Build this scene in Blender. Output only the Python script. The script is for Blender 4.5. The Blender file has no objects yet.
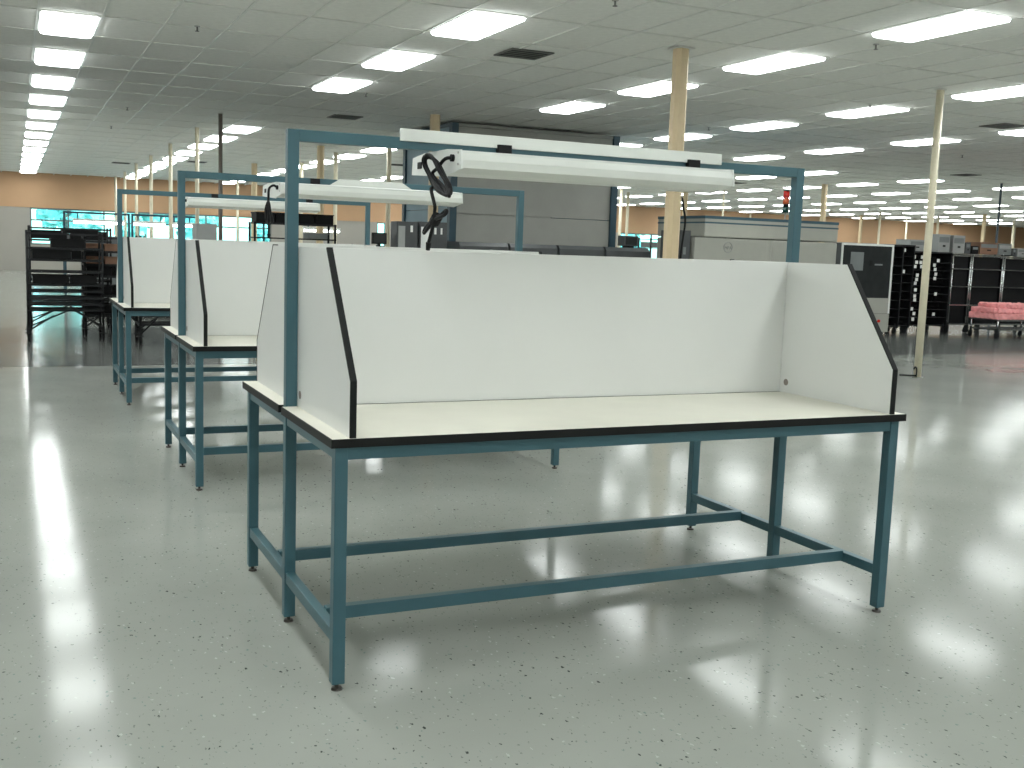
import bpy, bmesh, math, random
from mathutils import Vector, Matrix
random.seed(7)
SC = bpy.context.scene
COL = SC.collection

# ------------------------------------------------------------------ camera
cam_d = bpy.data.cameras.new('camera')
cam = bpy.data.objects.new('camera', cam_d)
COL.objects.link(cam)
YAW, PITCH, ROLL = 0.435635, 0.126128, 0.034343
cy, sy, cp, sp = math.cos(YAW), math.sin(YAW), math.cos(PITCH), math.sin(PITCH)
F = Vector((sy*cp, cy*cp, -sp))
R0 = Vector((cy, -sy, 0)); U0 = R0.cross(F)
RV = R0*math.cos(ROLL) + U0*math.sin(ROLL)
UV = -R0*math.sin(ROLL) + U0*math.cos(ROLL)
m = Matrix((RV, UV, -F)).transposed().to_4x4()
m.translation = Vector((-0.931, -3.381, 1.5165))
cam.matrix_world = m
cam_d.sensor_width = 36.0
FPX = 1075.767
cam_d.lens = FPX*36.0/1024.0
cam_d.clip_start = 0.05; cam_d.clip_end = 400
SC.camera = cam

# ------------------------------------------------------------------ world, sun, exposure
W = bpy.data.worlds.new('sky'); SC.world = W; W.use_nodes = True
wn = W.node_tree.nodes; wl = W.node_tree.links; wn.clear()
sky = wn.new('ShaderNodeTexSky'); sky.sky_type = 'NISHITA'; sky.sun_disc = False
sky.sun_elevation = math.radians(50); sky.sun_rotation = math.radians(180)
bg = wn.new('ShaderNodeBackground'); bg.inputs['Strength'].default_value = 1.1
wo = wn.new('ShaderNodeOutputWorld')
wl.new(sky.outputs[0], bg.inputs[0]); wl.new(bg.outputs[0], wo.inputs[0])
sd = bpy.data.lights.new('sun', 'SUN'); sd.energy = 9.0; sd.angle = 0.01
sun = bpy.data.objects.new('sun', sd); COL.objects.link(sun)
sun.rotation_euler = (math.radians(42), 0, math.radians(20))
SC.view_settings.view_transform = 'Standard'
SC.view_settings.look = 'None'
SC.view_settings.gamma = 1.0
SC.view_settings.exposure = 0.0
SC.view_settings.use_curve_mapping = False
LAMP = 13.8            # radiance of the lit ceiling lenses
LAMP_COL = (0.95, 1.0, 0.985)

# ------------------------------------------------------------------ materials
def new_mat(name):
    M = bpy.data.materials.new(name); M.use_nodes = True
    return M, M.node_tree.nodes, M.node_tree.links, M.node_tree.nodes['Principled BSDF']

def mat(name, col, rough=0.5, metal=0.0, var=0.06, scale=6.0, bump=0.0, bscale=60.0, spec=0.5):
    M, n, l, p = new_mat(name)
    tc = n.new('ShaderNodeTexCoord')
    nz = n.new('ShaderNodeTexNoise'); nz.inputs['Scale'].default_value = scale; nz.inputs['Detail'].default_value = 4
    l.new(tc.outputs['Object'], nz.inputs['Vector'])
    rp = n.new('ShaderNodeValToRGB')
    a = [max(0, c*(1-var)) for c in col]; b = [min(1, c*(1+var)) for c in col]
    rp.color_ramp.elements[0].position = .3; rp.color_ramp.elements[1].position = .7
    rp.color_ramp.elements[0].color = (*a, 1); rp.color_ramp.elements[1].color = (*b, 1)
    l.new(nz.outputs[0], rp.inputs[0]); l.new(rp.outputs[0], p.inputs['Base Color'])
    p.inputs['Roughness'].default_value = rough; p.inputs['Metallic'].default_value = metal
    p.inputs['Specular IOR Level'].default_value = spec
    if bump:
        n2 = n.new('ShaderNodeTexNoise'); n2.inputs['Scale'].default_value = bscale; n2.inputs['Detail'].default_value = 3
        l.new(tc.outputs['Object'], n2.inputs['Vector'])
        bp = n.new('ShaderNodeBump'); bp.inputs['Strength'].default_value = bump; bp.inputs['Distance'].default_value = .01
        l.new(n2.outputs[0], bp.inputs['Height']); l.new(bp.outputs[0], p.inputs['Normal'])
    return M

def emit(name, col, strength):
    M, n, l, p = new_mat(name)
    p.inputs['Base Color'].default_value = (.8, .8, .8, 1); p.inputs['Roughness'].default_value = .4
    p.inputs['Emission Color'].default_value = (*col, 1); p.inputs['Emission Strength'].default_value = strength
    return M

def glass(name, tint, refl=0.08):
    M = bpy.data.materials.new(name); M.use_nodes = True
    n = M.node_tree.nodes; l = M.node_tree.links; n.clear()
    t = n.new('ShaderNodeBsdfTransparent'); t.inputs[0].default_value = (*tint, 1)
    g = n.new('ShaderNodeBsdfGlossy'); g.inputs['Roughness'].default_value = .03
    fr = n.new('ShaderNodeFresnel'); fr.inputs[0].default_value = 1.45
    mx = n.new('ShaderNodeMixShader'); o = n.new('ShaderNodeOutputMaterial')
    l.new(fr.outputs[0], mx.inputs[0]); l.new(t.outputs[0], mx.inputs[1]); l.new(g.outputs[0], mx.inputs[2]); l.new(mx.outputs[0], o.inputs[0])
    return M

def floor_mat(name, base, rough, fleck=True):
    M, n, l, p = new_mat(name)
    tc = n.new('ShaderNodeTexCoord')
    big = n.new('ShaderNodeTexNoise'); big.inputs['Scale'].default_value = .9; big.inputs['Detail'].default_value = 5
    l.new(tc.outputs['Object'], big.inputs['Vector'])
    rp = n.new('ShaderNodeValToRGB')
    rp.color_ramp.elements[0].position = .3; rp.color_ramp.elements[1].position = .72
    rp.color_ramp.elements[0].color = (*[c*.88 for c in base], 1); rp.color_ramp.elements[1].color = (*[c*1.07 for c in base], 1)
    l.new(big.outputs[0], rp.inputs[0])
    cur = rp.outputs[0]
    if fleck:
        for sc_, thr, keep, fc in ((38, .10, .12, (.012, .018, .018)), (66, .11, .22, (.12, .135, .125)), (47, .10, .10, (.15, .21, .20)), (44, .12, .10, (.42, .44, .41))):
            mp = n.new('ShaderNodeMapping'); mp.inputs['Rotation'].default_value = (0, 0, sc_*.37)
            mp.inputs['Scale'].default_value = (1, .62, 1)
            l.new(tc.outputs['Object'], mp.inputs[0])
            wz = n.new('ShaderNodeTexNoise'); wz.inputs['Scale'].default_value = sc_*2.2; wz.inputs['Detail'].default_value = 2
            l.new(mp.outputs[0], wz.inputs['Vector'])
            ad = n.new('ShaderNodeVectorMath'); ad.operation = 'MULTIPLY_ADD'
            l.new(wz.outputs['Color'], ad.inputs[0]); ad.inputs[1].default_value = (.018, .018, 0); l.new(mp.outputs[0], ad.inputs[2])
            vo = n.new('ShaderNodeTexVoronoi'); vo.inputs['Scale'].default_value = sc_; vo.voronoi_dimensions = '2D'
            l.new(ad.outputs[0], vo.inputs['Vector'])
            sep = n.new('ShaderNodeSeparateColor'); l.new(vo.outputs['Color'], sep.inputs[0])
            th = n.new('ShaderNodeMath'); th.operation = 'MULTIPLY'; l.new(sep.outputs[1], th.inputs[0]); th.inputs[1].default_value = thr*1.7
            lt = n.new('ShaderNodeMath'); lt.operation = 'LESS_THAN'; l.new(vo.outputs['Distance'], lt.inputs[0]); l.new(th.outputs[0], lt.inputs[1])
            kp = n.new('ShaderNodeMath'); kp.operation = 'LESS_THAN'; l.new(sep.outputs[0], kp.inputs[0]); kp.inputs[1].default_value = keep
            an = n.new('ShaderNodeMath'); an.operation = 'MULTIPLY'; l.new(lt.outputs[0], an.inputs[0]); l.new(kp.outputs[0], an.inputs[1])
            an2 = n.new('ShaderNodeMath'); an2.operation = 'MULTIPLY'; l.new(an.outputs[0], an2.inputs[0]); an2.inputs[1].default_value = .85
            mx = n.new('ShaderNodeMix'); mx.data_type = 'RGBA'
            l.new(an2.outputs[0], mx.inputs['Factor']); l.new(cur, mx.inputs['A']); mx.inputs['B'].default_value = (*fc, 1)
            cur = mx.outputs['Result']
    l.new(cur, p.inputs['Base Color'])
    p.inputs['Roughness'].default_value = rough; p.inputs['Specular IOR Level'].default_value = .065
    rn = n.new('ShaderNodeTexNoise'); rn.inputs['Scale'].default_value = 3.0; rn.inputs['Detail'].default_value = 6
    l.new(tc.outputs['Object'], rn.inputs['Vector'])
    mr = n.new('ShaderNodeMapRange'); mr.inputs['To Min'].default_value = rough*.8; mr.inputs['To Max'].default_value = rough*1.25
    l.new(rn.outputs[0], mr.inputs[0]); l.new(mr.outputs[0], p.inputs['Roughness'])
    bn = n.new('ShaderNodeTexNoise'); bn.inputs['Scale'].default_value = 5.0; bn.inputs['Detail'].default_value = 2
    l.new(tc.outputs['Object'], bn.inputs['Vector'])
    bp = n.new('ShaderNodeBump'); bp.inputs['Strength'].default_value = .12; bp.inputs['Distance'].default_value = .004
    l.new(bn.outputs[0], bp.inputs['Height']); l.new(bp.outputs[0], p.inputs['Normal'])
    return M

M = {}
M['floor'] = floor_mat('vinyl floor', (.312, .324, .297), .115)
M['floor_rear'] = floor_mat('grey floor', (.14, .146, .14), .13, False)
M['tile'] = mat('acoustic tile', (.84, .84, .80), .9, var=.04, scale=14, bump=.25, bscale=160)
M['grid'] = mat('ceiling grid', (.74, .74, .70), .35, var=.03)
M['orange'] = mat('orange wall paint', (.58, .365, .21), .7, var=.04, scale=1)
M['greywall'] = mat('grey wall paint', (.40, .38, .34), .7, var=.05, scale=1)
M['teal'] = mat('teal enamel', (.042, .112, .137), .42, var=.07, scale=4, bump=.05, bscale=300)
M['laminate'] = mat('white laminate', (.71, .72, .70), .42, var=.015, scale=3)
M['top'] = mat('worktop laminate', (.745, .72, .63), .38, var=.03, scale=5)
M['black'] = mat('black edging', (.006, .007, .007), .55, var=.2, spec=.25)
M['rubber'] = mat('black rubber', (.007, .007, .008), .6, var=.2, spec=.25)
M['steel'] = mat('zinc steel', (.42, .42, .41), .35, 1.0, var=.1)
M['chrome'] = mat('chrome wire', (.62, .63, .63), .22, 1.0, var=.05)
M['white'] = mat('white enamel', (.72, .74, .71), .4, var=.03)
M['lens'] = mat('acrylic lens', (.70, .72, .68), .3, var=.03, bump=.1, bscale=220)
M['lit'] = emit('lit lens', LAMP_COL, LAMP)
M['tube'] = emit('lit bench tube', (.96, .98, 1.0), 9.0)
M['cream'] = mat('cream paint', (.72, .66, .50), .45, var=.05)
M['tan'] = mat('tan column cladding', (.62, .49, .31), .5, var=.08, scale=3)
M['brownpole'] = mat('brown grey pole', (.20, .17, .145), .5, var=.1)
M['darkpole'] = mat('slate pole', (.06, .08, .10), .5, var=.1)
M['darkmetal'] = mat('black powder coat', (.010, .011, .012), .5, var=.2, spec=.3)
M['tray'] = mat('black conductive plastic', (.006, .006, .0065), .65, var=.2, spec=.2)
M['brown'] = mat('brown carton', (.22, .12, .075), .8, var=.12)
M['beige'] = mat('beige machine paint', (.37, .37, .325), .45, var=.03)
M['blue_stripe'] = mat('slate blue stripe', (.035, .085, .115), .4, var=.05)
M['grey'] = mat('grey equipment paint', (.30, .31, .30), .5, var=.05)
M['midgrey'] = mat('mid grey enamel', (.17, .185, .185), .5, var=.06)
M['darkgrey'] = mat('charcoal enamel', (.055, .06, .062), .45, var=.1)
M['smoke'] = mat('smoked acrylic', (.03, .033, .033), .12, var=.1)
M['booth_panel'] = mat('grey curtain panel', (.34, .34, .31), .7, var=.05, scale=2)
M['booth_side'] = mat('blue grey panel', (.20, .29, .34), .6, var=.05, scale=2)
M['booth_post'] = mat('dark teal post', (.016, .052, .075), .45, var=.08)
M['label'] = mat('white card', (.75, .76, .73), .7, var=.03)
M['pink'] = mat('pink antistatic foam', (.88, .36, .36), .75, var=.16, scale=9, bump=.4, bscale=40)
M['red'] = mat('red lens', (.65, .03, .02), .25, var=.05)
M['orangelens'] = mat('amber red lens', (.55, .10, .03), .25, var=.05)
M['greenlens'] = mat('dark green lens', (.01, .05, .04), .25, var=.05)
M['vent'] = mat('dark vent metal', (.12, .12, .11), .5, var=.1)
M['alu'] = mat('window aluminium', (.20, .23, .23), .4, .6, var=.05)
M['pane'] = glass('window pane', (.62, .93, .97))
M['leaf'] = mat('tree leaves', (.30, .52, .41), .7, var=.5, scale=2.5, bump=.6, bscale=4)
M['bark'] = mat('bark', (.12, .09, .06), .9, var=.2)
M['lawn'] = mat('lawn and pavement', (.28, .44, .38), .9, var=.2, scale=.4)
M['plaster'] = mat('pale slab', (.5, .5, .48), .9)
M['glide'] = mat('dark glide', (.05, .045, .04), .4, .6)
M['stone'] = mat('grommet plastic', (.22, .19, .17), .5)

# ------------------------------------------------------------------ mesh builder
class MB:
    def __init__(s): s.v = []; s.f = []; s.smooth = []
    def box(s, x0, x1, y0, y1, z0, z1):
        b = len(s.v)
        s.v += [(x0,y0,z0),(x1,y0,z0),(x1,y1,z0),(x0,y1,z0),(x0,y0,z1),(x1,y0,z1),(x1,y1,z1),(x0,y1,z1)]
        s.f += [tuple(b+i for i in q) for q in ((0,3,2,1),(4,5,6,7),(0,1,5,4),(1,2,6,5),(2,3,7,6),(3,0,4,7))]
        return s
    def prism(s, pts, a0, a1, axis='X'):
        """pts: outline in the plane normal to axis (X: y,z; Y: x,z; Z: x,y)"""
        b = len(s.v); n = len(pts)
        for a in (a0, a1):
            for p, q in pts:
                s.v.append((a,p,q) if axis == 'X' else (p,a,q) if axis == 'Y' else (p,q,a))
        s.f.append(tuple(b+i for i in range(n))[::-1]); s.f.append(tuple(b+n+i for i in range(n)))
        for i in range(n):
            j = (i+1) % n; s.f.append((b+i, b+j, b+n+j, b+n+i))
        return s
    def cyl(s, p0, p1, r0, r1=None, n=12):
        r1 = r0 if r1 is None else r1
        p0 = Vector(p0); p1 = Vector(p1); d = (p1-p0).normalized()
        a = d.orthogonal().normalized(); c = d.cross(a); b = len(s.v)
        for p, r in ((p0, r0), (p1, r1)):
            for i in range(n):
                t = 2*math.pi*i/n; s.v.append(tuple(p + a*math.cos(t)*r + c*math.sin(t)*r))
        s.f.append(tuple(b+i for i in range(n))[::-1]); s.f.append(tuple(b+n+i for i in range(n)))
        for i in range(n):
            j = (i+1) % n; s.f.append((b+i, b+j, b+n+j, b+n+i))
        return s
    def tube(s, pts, r, n=8):
        P = [Vector(p) for p in pts]; b = len(s.v); prev = None
        for i, p in enumerate(P):
            d = (P[min(i+1, len(P)-1)] - P[max(i-1, 0)]).normalized()
            a = d.orthogonal().normalized() if prev is None else (prev - d*prev.dot(d)).normalized()
            prev = a; c = d.cross(a)
            for k in range(n):
                t = 2*math.pi*k/n; s.v.append(tuple(p + a*math.cos(t)*r + c*math.sin(t)*r))
        for i in range(len(P)-1):
            for k in range(n):
                j = (k+1) % n; s.f.append((b+i*n+k, b+i*n+j, b+(i+1)*n+j, b+(i+1)*n+k))
        s.f.append(tuple(b+k for k in range(n))[::-1]); s.f.append(tuple(b+(len(P)-1)*n+k for k in range(n)))
        return s
    def bar(s, p0, p1, w, h=None):
        """rectangular bar between two points"""
        h = w if h is None else h
        p0 = Vector(p0); p1 = Vector(p1); d = (p1-p0).normalized()
        up = Vector((0,0,1)) if abs(d.z) < .95 else Vector((0,1,0))
        a = d.cross(up).normalized()*(w/2); c = a.normalized().cross(d)*(h/2); b = len(s.v)
        for p in (p0, p1): s.v += [tuple(p-a-c), tuple(p+a-c), tuple(p+a+c), tuple(p-a+c)]
        s.f += [tuple(b+i for i in q) for q in ((0,1,2,3),(7,6,5,4),(0,4,5,1),(1,5,6,2),(2,6,7,3),(3,7,4,0))]
        return s
    def mesh(s, name, material, bevel=0.0):
        me = bpy.data.meshes.new(name); me.from_pydata(s.v, [], s.f)
        bm = bmesh.new(); bm.from_mesh(me)
        bmesh.ops.recalc_face_normals(bm, faces=bm.faces)
        if bevel:
            bmesh.ops.bevel(bm, geom=[e for e in bm.edges if e.calc_face_angle(0) > .5], offset=bevel, segments=2, affect='EDGES', profile=.6, clamp_overlap=True)
        bm.to_mesh(me); bm.free(); me.materials.append(material)
        return me
    def build(s, name, material, parent=None, bevel=0.0, smooth=False, loc=None):
        me = s.mesh(name, material, bevel)
        if smooth:
            for p in me.polygons: p.use_smooth = len(p.vertices) == 4
        return link(name, me, parent, loc)

def link(name, me, parent=None, loc=None):
    o = bpy.data.objects.new(name, me); COL.objects.link(o)
    if parent: o.parent = parent
    if loc: o.location = loc
    return o
def box(x0, x1, y0, y1, z0, z1): return MB().box(x0, x1, y0, y1, z0, z1)
def tag(o, label=None, cat=None, group=None, kind=None):
    if label: o['label'] = label
    if cat: o['category'] = cat
    if group: o['group'] = group
    if kind: o['kind'] = kind
    return o
def thing(name, label, cat, loc=(0,0,0), rz=0, group=None):
    o = bpy.data.objects.new(name, None); COL.objects.link(o)
    o.empty_display_size = .1; o.location = loc; o.rotation_euler = (0, 0, rz)
    return tag(o, label, cat, group)
def copy_tree(o, parent=None):
    c = o.copy(); COL.objects.link(c); c.parent = parent
    for ch in o.children: copy_tree(ch, c)
    return c
def smooth_path(pts, k=6):
    P = [Vector(p) for p in pts]; out = []
    for i in range(len(P)-1):
        a, b, c, d = P[max(i-1,0)], P[i], P[i+1], P[min(i+2, len(P)-1)]
        for j in range(k):
            t = j/k
            out.append(.5*((2*b)+(c-a)*t+(2*a-5*b+4*c-d)*t*t+(3*b-a-3*c+d)*t**3))
    out.append(P[-1]); return out
def in_view(p, margin=0):
    d = Vector(p) - cam.matrix_world.translation; z = d.dot(F)
    if z <= .2: return None
    x = 512 + FPX*d.dot(RV)/z; y = 384 - FPX*d.dot(UV)/z
    return (x, y) if -margin <= x <= 1024+margin and -margin <= y <= 768+margin else None

# ------------------------------------------------------------------ room shell
ZC = 3.698
XA, XB, YA, YB = -9.0, 58.0, -22.0, 42.5
YZ = 9.78                                     # where the grey floor begins
tag(box(XA, XB, YA, YZ, -.1, 0).build('floor', M['floor']), kind='structure')
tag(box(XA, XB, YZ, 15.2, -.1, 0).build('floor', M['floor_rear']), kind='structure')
tag(box(XA, XB, 15.2, YB+.2, -.1, 0).build('floor', M['floor']), kind='structure')
tag(box(XA-.2, XA, YA-.2, YB+.2, 0, ZC+.3).build('wall_left', M['greywall']), kind='structure')
tag(box(XB, XB+.2, YA-.2, YB+.2, 0, ZC+.3).build('wall_right', M['greywall']), kind='structure')
tag(box(XA, XB, YA-.2, YA, 0, ZC+.3).build('wall_back', M['greywall']), kind='structure')
ZB = 2.42
tag(box(XA, XB, YB, YB+.2, ZB, ZC+.3).build('wall_front', M['orange']), kind='structure')   # orange band across the far end
for a, b in ((XA, -.3), (9.0, 13.62), (14.05, 25.95), (28.75, XB)):
    tag(box(a, b, YB+.02, YB+.2, 0, ZB).build('wall_front', M['greywall']), kind='structure')
for a, b, z in ((-.3, 9.0, 1.0), (25.95, 28.75, .9)):
    tag(box(a, b, YB+.02, YB+.2, 0, z).build('wall_front', M['greywall']), kind='structure')
def window(name, a, b, z0, z1, n, rail=None):
    fr = MB()
    fr.box(a, b, YB+.05, YB+.15, z0, z0+.06); fr.box(a, b, YB+.05, YB+.15, z1-.06, z1)
    fr.box(a, a+.06, YB+.05, YB+.15, z0+.06, z1-.06); fr.box(b-.06, b, YB+.05, YB+.15, z0+.06, z1-.06)
    w = tag(fr.build(name, M['alu']), kind='structure')
    st = (b-a-.12)/n
    for i in range(1, n):
        x = a+.06+i*st
        box(x-.03, x+.03, YB+.05, YB+.15, z0+.06, z1-.06).build('mullion', M['alu'], w)
    for i in range(n):
        x = a+.06+i*st
        zs = [z0+.06, z1-.06] if not rail else [z0+.06, rail, z1-.06]
        for za, zb in zip(zs[:-1], zs[1:]):
            box(x+(.03 if i else 0), x+st-(.03 if i < n-1 else 0), YB+.095, YB+.105, za, zb).build('pane', M['pane'], w)
        if rail: box(x+(.03 if i else 0), x+st-(.03 if i < n-1 else 0), YB+.07, YB+.13, rail-.03, rail+.03).build('transom', M['alu'], w)
window('window_1', -.3, 9.0, 1.0, ZB, 7, 1.95)
window('window_2', 25.95, 28.75, .9, ZB, 3)
window('door_1', 13.62, 14.05, 0, ZB, 1, 1.1)

# outside, seen through the glass
tag(box(XA-30, XB+30, YB+.2, YB+60, -.15, -.05).build('ground', M['lawn']), kind='structure')
def tree(x, y, h, r, label):
    t = thing('tree', label, 'tree', (x, y, -.05), 0, 'trees outside the far windows')
    MB().cyl((0,0,0), (0,0,h*.5), .14, .09, 8).build('trunk', M['bark'], t)
    bm = bmesh.new()
    for k in range(11):
        c = Vector((random.uniform(-r,r)*.7, random.uniform(-r,r)*.6, h*random.uniform(.33,.9)))
        g = bmesh.ops.create_icosphere(bm, subdivisions=3, radius=r*random.uniform(.35,.6), matrix=Matrix.Translation(c))
        for v in g['verts']: v.co += (v.co-c)*random.uniform(-.28,.3)
    me = bpy.data.meshes.new('crown'); bm.to_mesh(me); bm.free(); me.materials.append(M['leaf'])
    link('crown', me, t)
for k, (x, y, h, r) in enumerate(((-1.6,52,4.6,1.3),(1.6,57,5,1.4),(4.9,52,4.4,1.3),(8.2,57,4.8,1.4),(11.4,52,4.6,1.3),(15.6,57,4.8,1.3),(30.6,52,4.8,1.4),(34.6,57,5.2,1.5))):
    tree(x, y, h, r, 'leafy green tree outside the ' + ('leftmost far window, ' + ('first','second','third','fourth','fifth')[k] + ' tree from the left' if k < 5 else 'narrow glazed far door' if k == 5 else ('small right far window, left tree' if k == 6 else 'small right far window, right tree')))

# ------------------------------------------------------------------ ceiling: slab, grid, tiles, lights
X0, Y0, PX, PY = -.3466, 6.8474, 3.6508, 2.4384
TX, TY = PX/6, PY/2
LI = range(-2, 14); LJ = range(-11, 15)
MISSING = {(1,3),(1,4),(2,3),(2,4),(2,5),(5,4),(5,3),(6,4)}
lamps = {(i, j) for i in LI for j in LJ if (i, j) not in MISSING and XA+.4 < X0+i*PX < XB-.4 and (i < 7 or j > i-8)}
ceil = tag(box(XA, XB, YA, YB+.2, ZC+.16, ZC+.3).build('ceiling', M['plaster']), kind='structure')
holes = {(i*6, j*2) for i, j in lamps}
k0, k1 = math.floor((XA-X0)/TX), math.ceil((XB-X0)/TX)
m0, m1 = math.floor((YA-Y0)/TY), math.ceil((YB-Y0)/TY)
g = MB()
for k in range(k0, k1+1):
    x = X0+(k+.5)*TX
    if XA < x < XB: g.box(x-.012, x+.012, YA, YB, ZC, ZC+.03)
for mm in range(m0, m1+1):
    y = Y0+(mm+.5)*TY
    if YA < y < YB: g.box(XA, XB, y-.012, y+.012, ZC+.0005, ZC+.03)
tag(g.build('ceiling_grid', M['grid'], ceil), kind='stuff')
cells = []
for k in range(k0, k1+1):
    for mm in range(m0, m1+1):
        if (k, mm) in holes: continue
        x, y = X0+k*TX, Y0+mm*TY
        if x-TX/2 < XA or x+TX/2 > XB or y-TY/2 < YA or y+TY/2 > YB: continue
        v = in_view((x, y, ZC), 30)
        dist = (Vector((x, y, ZC))-cam.matrix_world.translation).length
        cells.append((0 if v else 1, dist, x, y))
cells.sort()
tw, tl = TX/2-.004, TY/2-.004
tile_me = MB().box(-tw, tw, -tl, tl, 0, .016).mesh('ceiling_tile', M['tile'])
for c in cells[:300]:
    link('ceiling_tile', tile_me, ceil, (c[2], c[3], ZC+.008+random.uniform(-.002,.003)))
g = MB()
for c in cells[300:]:
    dz = random.uniform(-.002,.003); g.box(c[2]-tw, c[2]+tw, c[3]-tl, c[3]+tl, ZC+.008+dz, ZC+.024+dz)
tag(g.build('ceiling_tile_field', M['tile'], ceil), kind='stuff')

ORD = ['first','second','third','fourth','fifth','sixth','seventh','eighth','ninth','tenth','eleventh','twelfth','thirteenth','fourteenth','fifteenth','sixteenth','seventeenth','eighteenth']
hx, hy = TX/2-.013, TY/2-.013
hm = MB()
hm.box(-hx, hx, -hy, -hy+.02, -.004, .1).box(-hx, hx, hy-.02, hy, -.004, .1).box(-hx, -hx+.02, -hy+.02, hy-.02, -.004, .1).box(hx-.02, hx, -hy+.02, hy-.02, -.004, .1).box(-hx, hx, -hy, hy, .1, .11)
house_me = hm.mesh('housing', M['white'])
lens_me = MB().prism([(-hx+.02, .004), (-hx+.035, -.028), (-hx+.07, -.036), (hx-.07, -.036), (hx-.035, -.028), (hx-.02, .004), (hx-.02, .02), (-hx+.02, .02)], -hy+.02, hy-.02, 'Y').mesh('lens', M['lit'])
seen = {}
for i, j in sorted(lamps):
    if in_view((X0+i*PX, Y0+j*PY, ZC), 20): seen.setdefault(i, []).append(j)
rows = sorted(seen)
for i, j in sorted(lamps):
    x, y = X0+i*PX, Y0+j*PY
    if i in seen and j in seen[i]:
        lab = 'lit fluorescent ceiling light, %s row from the left, %s from the near end' % (ORD[rows.index(i)], ORD[seen[i].index(j)])
        grp = 'recessed fluorescent ceiling lights'
    else:
        lab = 'lit fluorescent ceiling light beyond the edge of the view'; grp = 'ceiling lights beyond the edge of the view'
    t = thing('ceiling_light', lab, 'light', (x, y, ZC), 0, grp)
    link('housing', house_me, t); link('lens', lens_me, t)

def vent(x, y, label):
    t = thing('ceiling_vent', label, 'vent', (x, y, ZC), 0, 'square ceiling air vents')
    f = MB(); s = .26
    f.box(-s,s,-s,-s+.03,-.008,.004).box(-s,s,s-.03,s,-.008,.004).box(-s,-s+.03,-s+.03,s-.03,-.008,.004).box(s-.03,s,-s+.03,s-.03,-.008,.004)
    f.build('frame', M['vent'], t)
    box(-s+.03, s-.03, -s+.03, s-.03, -.002, .004).build('backing', M['rubber'], t)
    for q in range(5):
        yy = -.2+q*.1
        MB().prism([(yy-.03,-.006),(yy-.026,-.008),(yy+.03,-.004),(yy+.026,-.003)], -s+.03, s-.03, 'X').build('louver', M['vent'], t)
for x, y, lab in ((4.38,8.02,'dark square ceiling vent above the near bench, closest to the camera'),
                  (4.44,15.52,'dark square ceiling vent just above the left part of the near bench beam'),
                  (13.42,9.26,'dark square ceiling vent at the right edge, between ceiling lights'),
                  (20.72,16.72,'small dark ceiling vent right of the tall cream pole'),
                  (4.05,29.84,'far ceiling vent left of the near gantry post, right of the pole row'),
                  (2.17,32.5,'far ceiling vent near the left row of thin poles'),
                  (19.1,24.06,'far ceiling vent above the beige machine'),
                  (8.9,25.8,'far ceiling vent seen under the near bench beam')):
    vent(x, y, lab)
for k, (x, y) in enumerate(((.87,8.58),(7.1,5.37),(3.84,12.31),(10.18,8.75),(16.68,13.1),(6.82,8.4),(3.91,5.15),(10.04,12.49),(.95,20.48),(.92,16.74))):
    lab = ('dark sprinkler head at the upper left between light rows','dark sprinkler head under the brightest upper right ceiling light','dark sprinkler head right of the third light of the second row',
           'small dark sprinkler head above the tall cream pole','small dark sprinkler head right of the tall cream pole top','tiny dark sprinkler head beside the tan column top',
           'dark sprinkler head at the top edge of the picture','tiny dark sprinkler head left of a light above the near bench','tiny far sprinkler head left of the thin pole row, lower one','tiny far sprinkler head left of the thin pole row, upper one')[k]
    t = thing('sprinkler_head', lab, 'sprinkler', (x, y, ZC), 0, 'ceiling sprinkler heads')
    MB().cyl((0,0,0),(0,0,-.008),.03,.03,12).build('escutcheon', M['steel'], t)
    MB().cyl((0,0,-.008),(0,0,-.05),.009,.009,8).cyl((0,0,-.05),(0,0,-.055),.022,.022,10).build('nozzle', M['vent'], t)

# ------------------------------------------------------------------ columns and poles
def column(x, y, label, w=.155):
    t = thing('column', label, 'column', (x, y, 0), 0, 'tan building columns')
    h = w/2; c = h*.5
    MB().prism([(-h,-c),(-c,-h),(c,-h),(h,-c),(h,c),(c,h),(-c,h),(-h,c)], 0, ZC-.004, 'Z').build('shaft', M['tan'], t)
    box(-h-.03, h+.03, -h-.03, h+.03, ZC-.014, ZC-.004).build('collar', M['grid'], t)
    box(-h-.015, h+.015, -h-.015, h+.015, 0, .1).build('base_trim', M['rubber'], t)
for x, y, lab in ((5.62,6.69,'tan octagonal column standing right behind the near workbench'),
                  (5.57,14.01,'tan column beside the left edge of the tall grey booth'),
                  (5.55,21.4,'tan column far back, seen under the left part of the near beam'),
                  (5.5,28.7,'thin looking far tan column above the second bench light'),
                  (20.9,22.1,'tan column standing behind the beige machine'),
                  (20.3,28.5,'far tan column just right of the near tan column'),
                  (38.1,31.6,'far tan column at right behind the boxes on the shelving'),
                  (37.2,38.3,'far tan column above the machine with the smoked window')):
    column(x, y, lab)
cb = MB().tube(smooth_path([(5.70,6.66,2.12),(5.715,6.655,2.10),(5.735,6.655,2.0),(5.765,6.655,1.85),(5.735,6.66,1.5),(5.73,6.66,.9),(5.75,6.65,.02)]), .012, 8).build('power_cable', M['rubber'], smooth=True)
tag(cb, 'black cable running down the right side of the near tan column', 'cable')
def pole(x, y, r, mm, label):
    t = thing('power_pole', label, 'pole', (x, y, 0), 0, 'thin ceiling to floor power poles')
    MB().cyl((0,0,.012),(0,0,ZC-.012), r, r, 14).build('shaft', M[mm], t, smooth=True)
    MB().cyl((0,0,0),(0,0,.012), r*1.6, r*1.6, 14).build('floor_flange', M['steel'], t)
    MB().cyl((0,0,ZC-.012),(0,0,ZC-.001), r*1.5, r*1.5, 14).build('ceiling_flange', M['grid'], t)
    return t
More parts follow.
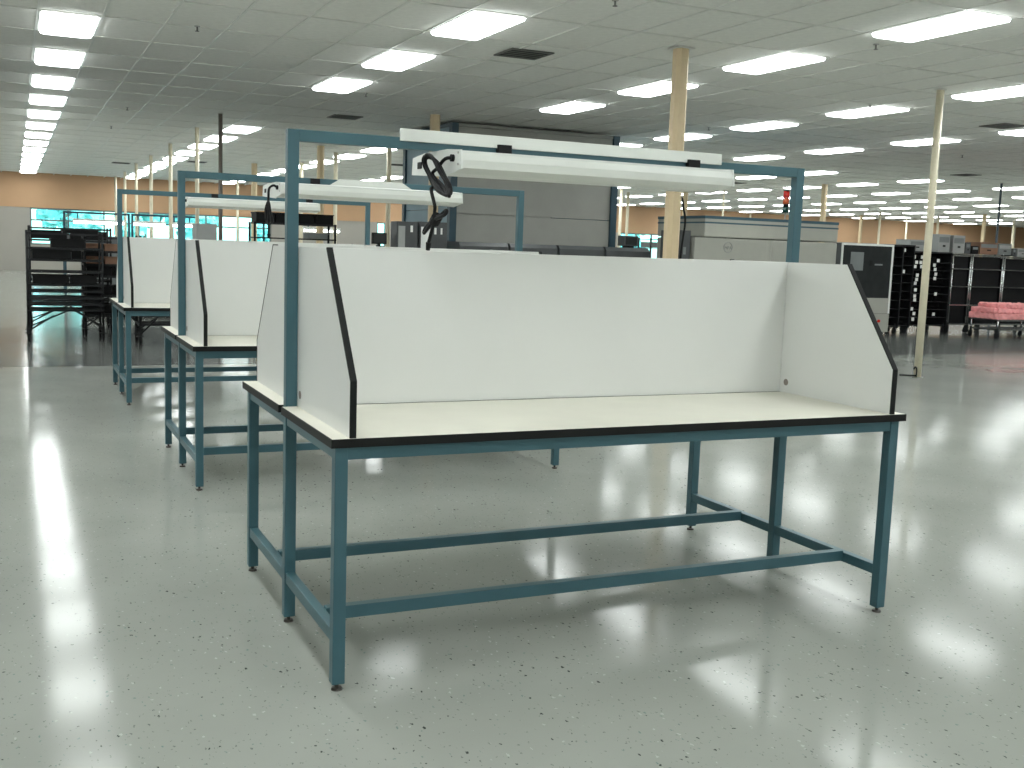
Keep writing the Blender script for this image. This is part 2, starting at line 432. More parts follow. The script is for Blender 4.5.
for k, (x, y) in enumerate(((2.48,19.33),(2.52,23.69),(2.57,28.15),(2.57,32.06),(2.7,37.2),(2.68,40.75))):
    pole(x, y, .045 if k else .04, 'cream', 'thin cream pole in the left pole row, %s cream one from the right' % ORD[k])
pole(2.456,16.488,.036,'brownpole','thin brown grey pole, the nearest of the left pole row')
for x, y, r, c, lab in ((6.6,37.2,.045,'cream','far thin cream pole between the second bench post and the near bench post'),
                     (6.5,27.1,.05,'cream','thin cream pole just right of the near bench left post'),
                     (6.35,23.0,.05,'cream','thin cream pole right of a tan column under the near beam'),
                     (7.0,20.8,.055,'cream','cream pole left of the tall grey booth'),
                     (18.34,29.55,.055,'cream','left of two cream poles just right of the tall grey booth'),
                     (19.78,31.5,.055,'cream','right of two cream poles just right of the tall grey booth'),
                     (21.04,27.3,.03,'cream','thin far pole above the left end of the beige machine'),
                     (33.2,41.9,.05,'cream','far short looking pole above the middle of the beige machine'),
                     (35.1,34.8,.05,'cream','far thin cream pole above the smoked window machine, right one'),
                     (40.5,38.6,.05,'cream','far thin cream pole above the black reel rack'),
                     (39.2,35.3,.055,'cream','far thin cream pole beside the tall cream pole'),
                     (23.4,17.96,.03,'darkpole','thin dark slate pole at the right edge above the shelving'),
                     (44.5,35.5,.06,'cream','far cream pole behind the thin dark slate pole'),
                     (49.4,39.6,.05,'cream','far thin cream pole at the right edge of the picture')):
    pole(x, y, r, c, lab)
t = pole(9.835, 7.133, .049, 'cream', 'tall cream pole standing on the floor right of the near workbench')
MB().bar((-.05,-.02,.03),(-.36,-.06,.05),.022).build('floor_bracket', M['darkmetal'], t)
MB().tube(smooth_path([(-.07,-.05,.02),(-.08,-.06,.12),(-.11,-.06,.15),(-.13,-.06,.12)]), .01, 6).build('hook', M['darkmetal'], t)

# ------------------------------------------------------------------ workbenches
L, D, H, LEG, OV = 2.4887, 1.511, .8743, .044, .019
GZ, PZ, INS = 1.9326, 1.4915, .064
YM = D/2
def workbench(label):
    t = thing('workbench', label, 'workbench', (0,0,0), 0, 'double sided teal workbenches')
    xs = (OV, L-OV-LEG); ys = (OV, YM-LEG/2, D-OV-LEG)
    for x in xs:
        for y in ys:
            lg = box(x, x+LEG, y, y+LEG, .024, H-.03).build('leg', M['teal'], t, .003)
            MB().cyl((x+LEG/2,y+LEG/2,0),(x+LEG/2,y+LEG/2,.008),.02,.017,12).cyl((x+LEG/2,y+LEG/2,.008),(x+LEG/2,y+LEG/2,.024),.007,.007,8).build('glide_foot', M['glide'], lg)
        box(x, x+LEG, YM-LEG/2, YM+LEG/2, H-.03, GZ).build('post', M['teal'], t, .003)
        for a, b in ((OV+LEG, YM-LEG/2), (YM+LEG/2, D-OV-LEG)):
            box(x+.004, x+LEG-.004, a, b, .165, .208).build('end_rail', M['teal'], t, .002)
            box(x+.004, x+LEG-.004, a, b, H-.03-.045, H-.03).build('apron', M['teal'], t, .002)
    for y in (OV, D-OV-LEG):
        box(OV+LEG, L-OV-LEG, y+.004, y+LEG-.004, H-.03-.045, H-.03).build('apron', M['teal'], t, .002)
    for y in (.25, 1.0):
        box(OV+LEG-.004, L-OV-LEG+.004, y, y+.04, .17, .216).build('stretcher', M['teal'], t, .002)
    box(OV+LEG, L-OV-LEG, YM-LEG/2, YM+LEG/2, GZ-LEG, GZ).build('beam', M['teal'], t, .003)
    for y0, y1 in ((0, YM-.023), (YM+.023, D)):
        e = .004
        w = box(e, L-e, y0+e, y1-e, H-.03, H).build('worktop', M['top'], t)
        f = MB()
        f.box(0, L, y0, y0+e, H-.03, H-.0005).box(0, L, y1-e, y1, H-.03, H-.0005).box(0, e, y0+e, y1-e, H-.03, H-.0005).box(L-e, L, y0+e, y1-e, H-.03, H-.0005)
        f.build('edge_band', M['black'], w)
    box(INS, L-INS, YM-.02, YM+.02, H, PZ).build('back_panel', M['laminate'], t, .002)
    bend, ys0, yf = 1.062, .33, .012
    for x in (INS, L-INS-.02):
        for side in (0, 1):
            S = (lambda y: y) if side == 0 else (lambda y: D-y)
            q = MB().prism([(S(YM-.021),H+.0005),(S(yf),H+.0005),(S(yf),bend),(S(ys0),PZ),(S(YM-.021),PZ)], x, x+.02, 'X').build('side_panel', M['laminate'], t)
            nx, nz = -(PZ-bend), (ys0-yf); ln = math.hypot(nx, nz); nx, nz = nx/ln*.007, nz/ln*.007
            MB().prism([(S(yf),H+.0005),(S(yf-.007),H+.0005),(S(yf-.007),bend+.002),(S(ys0+nx),PZ+nz),(S(ys0),PZ),(S(yf),bend)], x-.001, x+.021, 'X').build('edge_trim', M['black'], q)
            for dz in (.05,):
                yy = S(.69)
                MB().cyl((x-.002,yy,H+dz),(x+.022,yy,H+dz),.016,.016,12).build('grommet', M['stone'], q)
    return t
b1 = workbench('near teal framed white workbench, largest, standing alone in the foreground')
b2 = copy_tree(b1); b2.location = (.02, 3.13, 0); b2['label'] = 'middle teal framed white workbench, partly hidden behind the nearest bench'
b3 = copy_tree(b1); b3.location = (-.055, 6.66, 0); b3['label'] = 'rearmost teal framed white workbench at left, smallest of the three benches'

LX0, LX1 = .62, 1.87
def task_light(ox, oy, label, plate, cord):
    t = thing('task_light', label, 'light', (ox, oy, 0), 0, 'bench task lights under the gantries')
    yc = .745
    P = lambda pts: [(yc+a, b) for a, b in pts]
    MB().prism(P([(-.13,1.8885),(-.265,1.876),(-.265,1.866),(.265,1.866),(.265,1.876),(.13,1.8885)]), LX0+.003, LX1-.003, 'X').build('housing', M['white'], t)
    MB().prism(P([(-.268,1.866),(-.278,1.84),(-.276,1.81),(-.2,1.793),(-.113,1.788),(.27,1.812),(.275,1.84),(.268,1.866)]), LX0+.003, LX1-.003, 'X').build('diffuser', M['lens'], t)
    for x0, x1, s in ((LX0-.004, LX0+.003, -1), (LX1-.003, LX1+.004, 1)):
        e = MB().prism(P([(-.13,1.8885),(-.27,1.878),(-.284,1.806),(-.113,1.783),(.28,1.807),(.27,1.876),(.13,1.8885)]), x0, x1, 'X').build('end_cap', M['white'], t)
        xe = x0 if s < 0 else x1
        box(*sorted((xe, xe+s*.004)), yc+.155, yc+.2, 1.828, 1.855).build('socket', M['black'], e)
        MB().cyl((xe,yc-.2,1.85),(xe+s*.012,yc-.2,1.85),.014,.014,12).build('cord_inlet', M['rubber'], e)
        MB().cyl((xe,yc-.25,1.868),(xe+s*.003,yc-.25,1.868),.005,.005,8).cyl((xe,yc-.25,1.825),(xe+s*.003,yc-.25,1.825),.005,.005,8).build('screw', M['steel'], e)
    for a in (.875, 1.80):
        box(a, a+.06, YM-.05, YM-.0225, 1.8885, 1.931).build('clamp', M['rubber'], t, .002)
    if plate == 'strip':
        MB().box(.46, 1.985, YM-.034, YM-.0225, 1.918, 1.966).build('reflector_strip', M['lens'], t, .002)
    elif plate == 'sleeve':
        MB().prism([(1.0,1.8886),(1.075,1.936),(1.52,1.936),(1.60,1.8886)], YM-.034, YM-.0225, 'Y').build('white_sleeve', M['lens'], t)  # white plate over the middle of the beam, ends slanted
    cd = MB()
    if cord == 'coil':
        xq = LX0-.035
        path = [(xq+.025,.545,1.85),(xq+.005,.57,1.846),(xq-.005,.62,1.815),(xq-.01,.66,1.79)]
        tp, bt = Vector((.73,1.858)), Vector((.44,1.70))
        mid, half = (tp+bt)/2, (tp-bt)/2
        perp = Vector((half.y,-half.x)).normalized()
        for q in range(4):
            k = 1-.05*q; w = .018+.009*q
            for e in range(10):
                an = math.pi*.62 + 2*math.pi*e/10
                p2 = mid + half*k*math.cos(an) + perp*(w*math.sin(an)*(1.35 if math.cos(an) > 0 else .8))
                path.append((xq-.012-.004*q+.012*math.sin(an*1.5+q), p2.x, p2.y))
        path += [(xq-.03,.62,1.73),(xq-.03,.575,1.665),(xq-.02,.60,1.635),(xq-.02,.56,1.625),(xq-.015,.49,1.648),(xq-.022,.485,1.632),(xq-.028,.57,1.615),(xq-.02,.66,1.60),(xq-.01,.735,1.578),(xq-.015,.73,1.562),(xq-.025,.67,1.575),(xq-.02,.61,1.605),(xq-.02,.635,1.56),(xq-.02,.66,1.525)]
        cd.tube(smooth_path(path, 6), .0072, 7)
        c = cd.build('power_cord', M['rubber'], t, smooth=True)
        MB().cyl((xq-.02,.66,1.525),(xq-.02,.668,1.495),.012,.009,8).build('plug', M['rubber'], c)
        MB().cyl((xq-.02,.60,1.605),(xq-.02,.572,1.625),.022,.022,10).build('cable_tie', M['rubber'], c)
    else:
        xq = LX0-.03
        path = [(xq+.02,.545,1.85),(xq,.56,1.862),(xq-.02,.60,1.84),(xq-.02,.62,1.76)]
        for q in range(3):
            path += [(xq-.03,.62+.02*q,1.70),(xq-.02,.66,1.64-.01*q),(xq-.01,.58-.02*q,1.63),(xq-.02,.56,1.70),(xq-.024,.60,1.76)]
        path += [(xq-.02,.60,1.62),(xq-.02,.6,1.55)]
        c = cd.tube(smooth_path(path, 6), .008, 6).build('power_cord', M['rubber'], t, smooth=True)
        MB().cyl((xq-.02,.6,1.55),(xq-.02,.6,1.52),.012,.009,8).build('plug', M['rubber'], c)
    return t
task_light(0, 0, 'white bench light under the near beam with a coiled black cord', 'strip', 'coil')
task_light(.02, 3.13, 'white bench light under the middle bench beam with a hanging black cord', 'sleeve', 'hang')
task_light(-.055, 6.66, 'white bench light under the rearmost bench beam, unlit', None, 'hang')

# ------------------------------------------------------------------ carts and shelving at the left
def caster(p, t, r=.05, mw='rubber', mf='darkmetal', h=.13):
    x, y = p; e = .045 if r > .055 else .028
    c = MB().box(x-e,x+e,y-e,y+e,h-.012,h).cyl((x,y,h),(x,y,h+.09),.026,.02,10).box(x-.022,x-.016,y-.02,y+.04,r*.8,h-.008).box(x+.016,x+.022,y-.02,y+.04,r*.8,h-.008).build('caster', M[mf], t)
    MB().cyl((x-.014,y+.015,r),(x+.014,y+.015,r), r, r, 14).build('wheel', M[mw], c)
def shelf_cart(label, x0, x1, y0, y1, h, zs, post='darkmetal', r=.016, group=None, brace=False, name='shelf_cart', slats=8, cast=True):
    t = thing(name, label, 'cart', (x0, y0, 0), 0, group)
    w, d = x1-x0, y1-y0
    for px_, py_ in ((r,r),(w-r,r),(r,d-r),(w-r,d-r)):
        MB().cyl((px_,py_,.13 if cast else 0),(px_,py_,h), r, r, 10).build('post', M[post], t, smooth=True)
        if cast: caster((px_, py_), t, .062 if post == 'darkmetal' else .05)
    for z in zs:
        s = MB()
        s.box(0,w,0,.014,z-.025,z).box(0,w,d-.014,d,z-.025,z).box(0,.014,.014,d-.014,z-.025,z).box(w-.014,w,.014,d-.014,z-.025,z)
        for q in range(slats):
            yy = (q+1)*d/(slats+1); s.box(.014,w-.014,yy-.005,yy+.005,z-.01,z-.002)
        s.build('shelf', M[post], t)
    if brace:
        MB().bar((.03,.0,.17),(w*.34,.0,.37),.022).bar((w-.03,0,.2),(w*.55,0,.5),.022).build('brace', M[post], t)
        MB().bar((.03,d,.17),(w*.6,d,.42),.02).bar((w*.6,d,.42),(w-.03,d,.2),.02).build('brace', M[post], t)
    return t
def tray(x0, x1, y0, y1, z, h, label, mm='tray', group='black trays on the left carts', name='tray', cat='tray'):
    t = thing(name, label, cat, ((x0+x1)/2, (y0+y1)/2, z), 0, group)
    w, d = (x1-x0)/2, (y1-y0)/2
    MB().box(-w,w,-d,d,0,.006).box(-w,w,-d,-d+.008,.006,h).box(-w,w,d-.008,d,.006,h).box(-w,-w+.008,-d+.008,d-.008,.006,h).box(w-.008,w,-d+.008,d-.008,.006,h).build('body', M[mm], t)
    MB().box(-w-.012,w+.012,-d-.012,-d,h-.02,h).box(-w-.012,w+.012,d,d+.012,h-.02,h).box(-w-.012,-w,-d,d,h-.02,h).box(w,w+.012,-d,d,h-.02,h).build('rim', M[mm], t)
    return t
SH = [.45, .53, .62, .71, .80, .98, 1.14, 1.30, 1.5]
shelf_cart('black wire shelf cart at far left, nearest the aisle', -.77, .22, 12.75, 13.35, 1.53, SH, brace=True, group='black shelf carts at the left')
shelf_cart('black shelf cart behind the leftmost cart', -.72, .45, 14.3, 14.95, 1.6, [.5,.8,1.1,1.4,1.58], brace=True, group='black shelf carts at the left')
shelf_cart('black shelf cart with brown boxes beside the rearmost bench', .0, .80, 13.45, 14.05, 1.5, [.35,.62,.9,1.07,1.26,1.46], brace=True, group='black shelf carts at the left')
shelf_cart('low black cart seen under the rearmost bench', .62, 1.3, 12.15, 12.7, .8, [.3,.42,.6,.78], brace=True, group='black shelf carts at the left')
PL = ['left','middle','right']
for z, h, xs, row in ((.81,.11,((-.69,-.23),(-.2,.13)),'middle shelf'),(1.145,.13,((-.69,-.2),),'upper shelf'),(1.305,.12,((-.45,-.02),),'shelf just below the top'),(1.505,.05,((-.3,.15),),'top shelf')):
    for q, (a, b) in enumerate(xs):
        tray(a, b, 12.8, 13.3, z, h, 'black tray on the %s of the leftmost cart%s' % (row, '' if len(xs) == 1 else (', left one','right one')[q] if q == 0 else ', right one'))
for z, row in ((1.075,'upper'),(1.265,'top')):
    for q, a in enumerate((.04,.29,.54)):
        tray(a, a+.22, 13.51, 13.99, z, .1, 'brown carton on the %s shelf beside the rearmost bench, %s one' % (row, PL[q]), 'brown', 'brown cartons on the left cart', 'carton', 'box')
for z, row in ((.355,'bottom'),(.625,'second'),(.905,'third')):
    for q, a in enumerate((.04,.42)):
        tray(a, a+.34, 13.51, 13.99, z, .13, 'black tray on the %s shelf up of the cart beside the rearmost bench, %s one' % (row, ('left','right')[q]))
for z, row in ((1.11,'third'),(1.41,'fourth')):
    for q, a in enumerate((-.68,-.12)):
        tray(a, a+.5, 14.4, 14.88, z, .13, 'black tray on the %s shelf of the cart behind the leftmost cart, %s one' % (row, ('left','right')[q]))

# low dark cabinets added behind the carts to block the bright floor reflection
for k, (x, lab) in enumerate(((.2,'added low dark cabinet blocking floor reflection behind the shelf carts, leftmost of three'),(1.02,'added low dark cabinet blocking floor reflection behind the shelf carts, middle of three'),(1.84,'added low dark cabinet blocking floor reflection behind the rearmost bench, rightmost of three'))):
    t = thing('blocker_cabinet', lab, 'cabinet', (x, 17.6, 0), 0, 'dark cabinets added behind the carts to block reflections')
    box(0,.8,0,.5,.06,1.28).build('body', M['darkgrey'], t, .006); box(.03,.77,.03,.5,0,.06).build('plinth', M['rubber'], t)
    for a in (.01,.405):
        d = box(a,a+.385,-.015,0,.08,1.25).build('door', M['midgrey'], t)
        MB().cyl((a+(.35 if a < .1 else .035),-.03,.7),(a+(.35 if a < .1 else .035),-.03,.85),.008,.008,8).build('handle', M['steel'], d)
# far assembly stations with lit lights
def far_station(x0, x1, y, label, lit, beam=True):
    t = thing('assembly_station', label, 'workbench', (x0, y, 0), 0, 'far lit assembly stations')
    w = x1-x0
    MB().box(0,w,0,.75,.82,.86).build('worktop', M['laminate'], t)
    for a in (0, w-.05):
        for b in (0, .7): box(a,a+.05,b,b+.05,0,.82).build('leg', M['booth_post'], t)
        box(a,a+.05,.35,.40,.86,2.03).build('post', M['booth_post'], t)
    box(.05,w-.05,.35,.40,1.98,2.03).build('beam', M['booth_post'], t)
    box(.05,w-.05,.66,.70,.86,1.45).build('back_panel', M['darkgrey'], t)
    for a, b in lit:
        f = box(a-x0, b-x0, .25, .45, 1.80, 1.86).build('lamp_housing', M['white'], t)
        box(a-x0+.02, b-x0-.02, .27, .43, 1.745, 1.80).build('lit_tube', M['tube'], f)
        for c in (a-x0+.1, b-x0-.13): box(c,c+.03,.34,.36,1.86,1.98).build('hanger', M['booth_post'], f)
far_station(.2, 1.75, 25, 'far assembly station with one long lit strip light, leftmost', [(.42,1.62)])
far_station(1.78, 3.4, 25, 'far assembly station with two lit strip lights', [(1.82,2.6),(2.7,3.3)])
far_station(4.85, 6.75, 24, 'far assembly station with a lit strip light, right of the second bench post', [(5.9,6.85)])
# shelving rack with black bins, seen above the middle bench
shelf_cart('tall open rack carrying black bins above the middle bench', 2.95, 4.45, 16, 16.5, 1.82, [.4,1.0,1.55,1.81], name='storage_rack', r=.02)
for q in range(4):
    tray(3.0+q*.355, 3.0+q*.355+.33, 16.03, 16.47, 1.812, .18, 'black bin on top of the tall open rack, %s from the left' % ORD[q], 'tray', 'black bins on the tall rack', 'bin', 'bin')
tray(4.5-.55, 4.5-.2, 16.05, 16.45, 1.552, .1, 'flat grey tray below the black bins on the tall open rack', 'midgrey', None)
def cabinet(x, y, w, d, h, mm, label, name='cabinet', panels=()):
    t = thing(name, label, 'cabinet', (x, y, 0))
    box(0,w,0,d,.06,h).build('body', M[mm], t, .006)
    box(.02,w-.02,.02,d,0,.06).build('plinth', M['rubber'], t)
    dr = box(.015,w-.015,-.012,0,.1,h-.03).build('door', M[mm], t)
    MB().cyl((w-.04,-.03,h*.55),(w-.04,-.03,h*.62),.008,.008,8).build('handle', M['steel'], dr)
    for a, b, z0, z1, pm in panels: box(a,b,-.016,-.012,z0,z1).build('front_plate', M[pm], t)
    return t
cabinet(1.34, 11.8, .27, .4, 1.695, 'grey', 'plain grey cabinet behind the middle bench back panel')
cabinet(4.46, 12.6, .34, .3, 1.86, 'darkgrey', 'dark electrical cabinet with a pale door, left of two', panels=((.02,.13,1.2,1.79,'grey'),(.215,.255,1.70,1.80,'label')))
cabinet(4.83, 12.6, .46, .3, 1.87, 'darkgrey', 'dark electrical cabinet with a pale door, right of two', panels=((.02,.17,1.2,1.79,'white'),(.24,.275,1.68,1.78,'label'),(.345,.375,1.68,1.78,'label')))
cabinet(4.13, 12.7, .26, .3, 1.46, 'midgrey', 'short grey pedestal under the black monitor')
t = thing('monitor', 'small black monitor left of the dark electrical cabinets', 'monitor', (4.26, 12.85, 1.46))
box(-.07,.07,-.05,.07,0,.012).box(-.02,.02,-.01,.03,.012,.06).build('stand', M['rubber'], t)
box(-.115,.115,-.02,.05,.04,.215).build('casing', M['tray'], t, .006)
box(-.1,.1,-.023,-.02,.06,.2).build('screen', M['smoke'], t)
cabinet(8.93, 11.5, .19, .6, 1.89, 'darkgrey', 'dark grey cabinet between the tan column and the beige machine', panels=((.05,.10,1.5,1.62,'midgrey'),))
# reflow oven: long dark hood behind the near bench
t = thing('conveyor_oven', 'long dark conveyor oven just showing above the near bench panel', 'machine', (5.3, 12.2, 0))
box(0,3.55,0,1.2,.12,1.05).build('base', M['midgrey'], t, .01)
for q in range(4):
    a = .05+q*.87
    MB().prism([(0,1.05),(0,1.52),(.06,1.58),(1.14,1.58),(1.2,1.52),(1.2,1.05)], a, a+.83, 'X').build('hood', M['darkgrey'], t)
    box(a+.25,a+.6,-.01,.0,1.1,1.3).build('hood_window', M['smoke'], t)
for a in (.3,3.2):
    for b in (.15,1.0): box(a,a+.08,b,b+.08,0,.12).build('foot', M['rubber'], t)
t = thing('monitor', 'squat grey monitor above the conveyor oven beside the tan column', 'monitor', (8.6, 12.6, 1.58))
box(-.08,.08,-.06,.06,0,.03).build('stand', M['rubber'], t); box(-.14,.14,-.1,.12,.03,.2).build('casing', M['darkgrey'], t, .01); box(-.11,.11,-.104,-.1,.05,.18).build('screen', M['smoke'], t)

# tall grey booth with teal posts
t = thing('enclosure_booth', 'tall grey panelled booth with dark teal posts behind the near bench', 'booth', (6.1, 14.58, 0))
bw, bd, bh = 3.4, 2.6, 3.66
for a, b in ((0,0),(bw-.13,0),(0,bd-.13),(bw-.13,bd-.13)): box(a,a+.13,b,b+.13,0,bh).build('post', M['booth_post'], t)
for z0, z1 in ((0,1.3),(1.31,2.08),(2.09,2.85),(2.86,3.6)): box(.13,bw-.13,.05,.07,z0,z1).build('front_panel', M['booth_panel'], t)
for z0, z1 in ((0,2.16),(2.17,3.6)): box(.04,.06,.13,bd-.13,z0,z1).build('side_panel', M['booth_side'], t)
box(bw-.06,bw-.04,.13,bd-.13,0,3.6).build('side_panel', M['booth_side'], t)
box(.13,bw-.13,bd-.07,bd-.05,0,3.6).build('back_panel', M['booth_panel'], t)
box(.13,bw-.13,.03,.12,3.605,bh).build('top_rail', M['booth_panel'], t)
box(0,.12,.13,bd-.13,3.6,bh).build('top_rail', M['booth_post'], t)

# teal crate shelving far right of the booth
shelf_cart('far teal and black shelving seen between the booth and the tan column', 22.4, 26.4, 34, 35, 2.1, [.6,1.2,1.7,2.05], name='storage_rack', r=.04)
for q in range(6): tray(22.5+q*.64, 22.5+q*.64+.58, 34.1, 34.9, 1.71, .22, 'grey bin on the far teal shelving, %s from the left' % ORD[q], 'midgrey', 'grey bins on the far shelving', 'bin', 'bin')

# ------------------------------------------------------------------ beige placement machine
t = thing('placement_machine', 'large beige placement machine with slate blue stripes behind the bench', 'machine', (9.87, 12.2, 0))
mw = 2.93
box(0,mw,0,1.5,.1,1.80).build('lower_body', M['beige'], t, .02)
box(0,mw,0,1.5,1.815,2.17).build('upper_hood', M['beige'], t, .02)
box(-.004,mw+.004,-.004,1.504,2.125,2.175).build('top_stripe', M['blue_stripe'], t)
box(-.004,mw+.004,-.004,1.504,2.045,2.072).build('lower_stripe', M['blue_stripe'], t)
for a in (.2,mw-.3):
    for b in (.2,1.2): MB().cyl((a,b,0),(a,b,.1),.05,.05,10).build('foot', M['rubber'], t)
pts = [(-.72,0),(-.72,-.78)]
for q in range(7):
    an = -math.pi/2+q/6*math.pi/2; pts.append((.72+.25*math.cos(an), -.53+.25*math.sin(an)))
pts += [(.97,0)]
fb = MB().prism(pts, .1, 1.785, 'Z').build('front_cover', M['beige'], t)
box(1.01,1.3,-.3,0,.1,1.78).build('side_cover', M['beige'], t, .01)
box(-.6,.1,-.5,-.1,1.785,1.80).build('cover_lip', M['darkgrey'], t)
# round emblem moulded on the front cover
ring = MB()
N = 28
for q in range(N):
    a0, a1 = 2*math.pi*q/N, 2*math.pi*(q+1)/N
    ring.bar((-.06+.085*math.cos(a0),-.784,1.64+.085*math.sin(a0)),(-.06+.085*math.cos(a1),-.784,1.64+.085*math.sin(a1)),.006,.01)
em = ring.build('emblem', M['grey'], fb)
def text(s, size, loc, rot, mm, parent, name='lettering'):
    cu = bpy.data.curves.new('t', 'FONT'); cu.body = s; cu.size = size; cu.align_x = 'CENTER'; cu.align_y = 'CENTER'; cu.extrude = .001
    o = bpy.data.objects.new('t', cu); COL.objects.link(o)
    dg = bpy.context.evaluated_depsgraph_get(); me = bpy.data.meshes.new_from_object(o.evaluated_get(dg))
    bpy.data.objects.remove(o); me.materials.clear(); me.materials.append(M[mm])
    q = link(name, me, parent, loc); q.rotation_euler = rot; return q
text('MPA', .075, (-.06,-.785,1.63), (math.pi/2,0,0), 'midgrey', fb)
s = thing('signal_tower', 'red and green signal tower lamp on top of the beige machine', 'lamp', (11.89, 12.6, 2.175))
MB().cyl((0,0,0),(0,0,.14),.012,.012,8).cyl((0,0,0),(0,0,.012),.04,.04,12).build('stem', M['steel'], s)
for z0, z1, mm in ((.14,.24,'greenlens'),(.245,.29,'tray'),(.295,.40,'orangelens'),(.405,.52,'red')):
    MB().cyl((0,0,z0),(0,0,z1),.055,.055,14).build('lens', M[mm], s, smooth=True)
MB().cyl((0,0,.52),(0,0,.545),.055,.045,14).build('cap', M['tray'], s)

# ------------------------------------------------------------------ smoked window machine
t = thing('inspection_machine', 'beige machine with a big smoked window left of the black racks', 'machine', (13.82, 13.2, 0))
mw = 1.32
box(0,mw,.03,1.3,.08,1.83).build('body', M['darkgrey'], t)
f = MB(); f.box(0,mw,-.01,.03,1.79,1.83).box(mw-.045,mw,-.01,.03,.45,1.79).box(0,.02,-.01,.03,.45,1.79).build('door_frame', M['white'], t)
dr = box(.02,mw-.045,0,.02,.76,1.79).build('window', M['smoke'], t)
box(.22,.55,-.006,0,1.3,1.66).build('notice', M['midgrey'], dr)
box(.72,.79,-.006,0,1.4,1.5).build('switch', M['tray'], dr); box(.85,1.05,-.006,0,1.41,1.44).build('slot', M['midgrey'], dr)
box(.02,mw-.045,-.01,.03,.45,.76).build('lower_panel', M['beige'], t)
box(.0,mw,-.005,.03,.08,.44).build('base_panel', M['beige'], t)
MB().cyl((1.05,-.03,.3),(1.05,-.005,.3),.03,.03,12).build('stop_button', M['red'], t)
for a in (.1,mw-.15):
    for b in (.2,1.1): MB().cyl((a,b,0),(a,b,.08),.04,.04,8).build('foot', M['rubber'], t)

# ------------------------------------------------------------------ black reel racks and chrome shelving
def reel_rack(x0, x1, y, h, labels, lab):
    t = thing('reel_rack', lab, 'rack', (x0, y, 0), 0, 'black racks at the right')
    w, d = x1-x0, .6
    box(0,.03,0,d,.13,h).build('side_panel', M['darkmetal'], t); box(w-.03,w,0,d,.13,h).build('side_panel', M['darkmetal'], t)
    box(.03,w-.03,d-.02,d,.13,h).build('back_panel', M['darkmetal'], t)
    box(0,w,0,d,h,h+.03).build('top', M['darkmetal'], t)
    n = 9
    for q in range(n):
        z = .16+q*(h-.2)/n
        sh = box(.03,w-.03,.01,d-.02,z,z+.012).build('shelf', M['darkmetal'], t)
        rr = MB(); k = int((w-.08)/.05)
        for e in range(k):
            if random.random() < .12: continue
            xx = .05+e*.05; rr.cyl((xx,.2,z+.012+.075),(xx+.03,.2,z+.012+.075),.075,.075,10)
        tag(rr.build('reels', M['tray'], sh), kind='stuff')
    for a, z in labels: box(a-x0, a-x0+.075, -.006, .0, z-.035, z+.035).build('label_card', M['label'], t)
    for a in (.05,w-.05):
        for b in (.06,d-.06): caster((a,b), t, .05)
    return t
reel_rack(15.28, 15.72, 13.5, 1.80, [(15.32,1.4),(15.33,1.62),(15.32,.55),(15.34,.3)], 'narrow black rack right beside the smoked window machine')
reel_rack(15.74, 16.12, 13.6, 1.82, [(15.78,1.74),(15.8,1.3)], 'narrow black rack, second from the smoked window machine')
reel_rack(16.14, 16.66, 13.75, 1.70, [(16.22,1.61),(16.44,1.61),(16.29,1.5),(16.41,1.5),(16.26,1.41),(16.44,1.41),(16.34,1.23),(16.33,1.14),(16.3,1.06),(16.32,.92),(16.31,.79),(16.32,.71),(16.26,.52),(16.33,.42),(16.31,.3)], 'black reel rack with many white labels left of the tall cream pole')
reel_rack(16.68, 17.34, 13.75, 1.70, [(16.80,1.45),(16.83,1.36),(16.86,1.26),(16.84,1.17),(16.9,1.55),(16.9,.84),(16.89,.41)], 'black reel rack with few white labels right of the tall cream pole')
def chrome_unit(x0, x1, y, h, lab, fill):
    t = shelf_cart(lab, x0, x1, y, y+.6, h, [.2,.62,1.02,1.4,h-.02], post='chrome', r=.018, name='chrome_shelving', group='chrome shelving at the right', slats=10)
    if fill: box(.05,x1-x0-.05,.06,.54,.21,h-.06).build('black_cover', M['tray'], t)
    return t
chrome_unit(17.42, 17.98, 13.8, 1.72, 'chrome shelving unit with black cover, leftmost of three', True)
chrome_unit(18.0, 18.95, 13.8, 1.72, 'chrome shelving unit with black cover, middle of three', True)
chrome_unit(18.97, 20.2, 13.8, 1.70, 'chrome shelving unit at the right edge of the picture', True)
def carton(x0, x1, y0, d, z, h, mm, lab):
    t = thing('equipment_box', lab, 'box', (x0, y0, z), 0, 'boxes on top of the right shelving')
    w = x1-x0
    box(0,w,0,d,0,h).build('body', M[mm], t, .008)
    box(.03,w-.03,-.004,0,h*.55,h*.85).build('front_plate', M['midgrey' if mm != 'midgrey' else 'grey'], t)
    box(w*.4,w*.6,-.012,-.004,h*.3,h*.4).build('handle', M['rubber'], t)
carton(16.2, 16.64, 13.85, .4, 1.731, .24, 'grey', 'pale grey box on the many labelled black rack, left of the pole')
carton(17.0, 17.34, 13.85, .4, 1.731, .38, 'grey', 'tall grey box right of the tall cream pole, left of a pair')
carton(17.43, 17.78, 13.85, .4, 1.722, .38, 'grey', 'tall grey box right of the tall cream pole, right of a pair')
carton(17.8, 17.96, 13.85, .35, 1.722, .24, 'darkgrey', 'small dark box beside the pair of tall grey boxes')
carton(18.0, 18.2, 13.85, .35, 1.722, .17, 'tray', 'low black box left of the dark brown box')
carton(18.24, 18.78, 13.85, .4, 1.722, .26, 'brown', 'dark brown box on the middle chrome shelving')
carton(18.8, 19.2, 13.85, .4, 1.722, .25, 'midgrey', 'grey instrument box right of the dark brown box')
carton(19.24, 19.36, 13.85, .3, 1.702, .17, 'darkgrey', 'small dark box at the right end of the shelving')
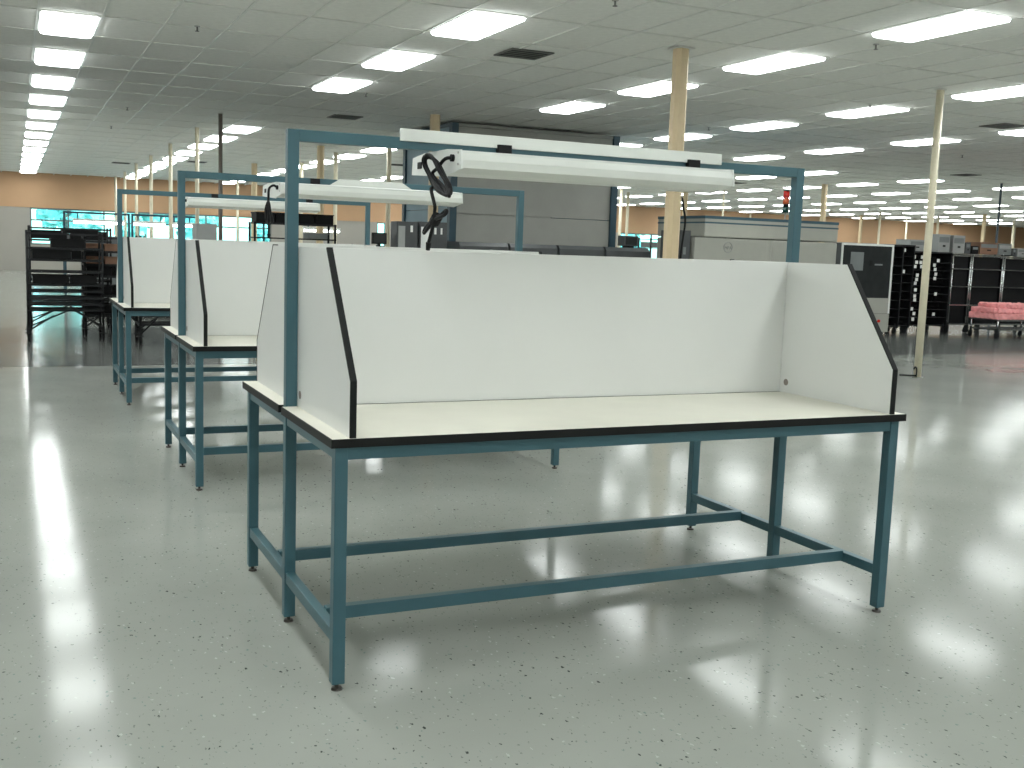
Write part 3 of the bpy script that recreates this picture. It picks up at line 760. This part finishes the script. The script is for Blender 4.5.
carton(19.4, 19.72, 13.85, .3, 1.702, .18, 'grey', 'small grey instrument at the far right end of the shelving')

# ------------------------------------------------------------------ pink foam trays on a trolley
t = shelf_cart('low chrome trolley carrying the pink foam trays', 17.2, 18.7, 12.3, 13.0, .40, [.2,.39], post='chrome', r=.015, name='trolley')
t = thing('foam_trays', 'stack of pink antistatic foam trays on the low trolley at right', 'foam', (17.95, 12.65, .40))
def foam(z0, z1, hw, hd, seed, name):
    rnd = random.Random(seed); bm = bmesh.new()
    nx_, ny_ = 26, 12
    top = [[None]*(ny_+1) for _ in range(nx_+1)]; bot = [[None]*(ny_+1) for _ in range(nx_+1)]
    for i in range(nx_+1):
        for j in range(ny_+1):
            u, v = i/nx_*2-1, j/ny_*2-1
            e = max(abs(u), abs(v)); ed = .03*rnd.uniform(-1,1) if e > .99 else 0
            x, y = u*hw*(1+ed), v*hd*(1+ed)
            top[i][j] = bm.verts.new((x, y, z1 - (.05*(z1-z0)*10*max(0,e-.9)) + rnd.uniform(-.014,.02)))
            bot[i][j] = bm.verts.new((x, y, z0 + (.03 if (i % 2 and j == 0) or (j % 2 and i == 0) else 0)))
    for i in range(nx_):
        for j in range(ny_):
            bm.faces.new((top[i][j],top[i+1][j],top[i+1][j+1],top[i][j+1])); bm.faces.new((bot[i][j+1],bot[i+1][j+1],bot[i+1][j],bot[i][j]))
    for i in range(nx_):
        bm.faces.new((bot[i][0],bot[i+1][0],top[i+1][0],top[i][0])); bm.faces.new((bot[i+1][ny_],bot[i][ny_],top[i][ny_],top[i+1][ny_]))
    for j in range(ny_):
        bm.faces.new((bot[0][j+1],bot[0][j],top[0][j],top[0][j+1])); bm.faces.new((bot[nx_][j],bot[nx_][j+1],top[nx_][j+1],top[nx_][j]))
    me = bpy.data.meshes.new(name); bm.to_mesh(me); bm.free(); me.materials.append(M['pink']); return link(name, me, t)
foam(.0,.12,.8,.38,1,'layer'); foam(.125,.22,.76,.36,2,'layer'); foam(.225,.31,.62,.32,3,'layer')
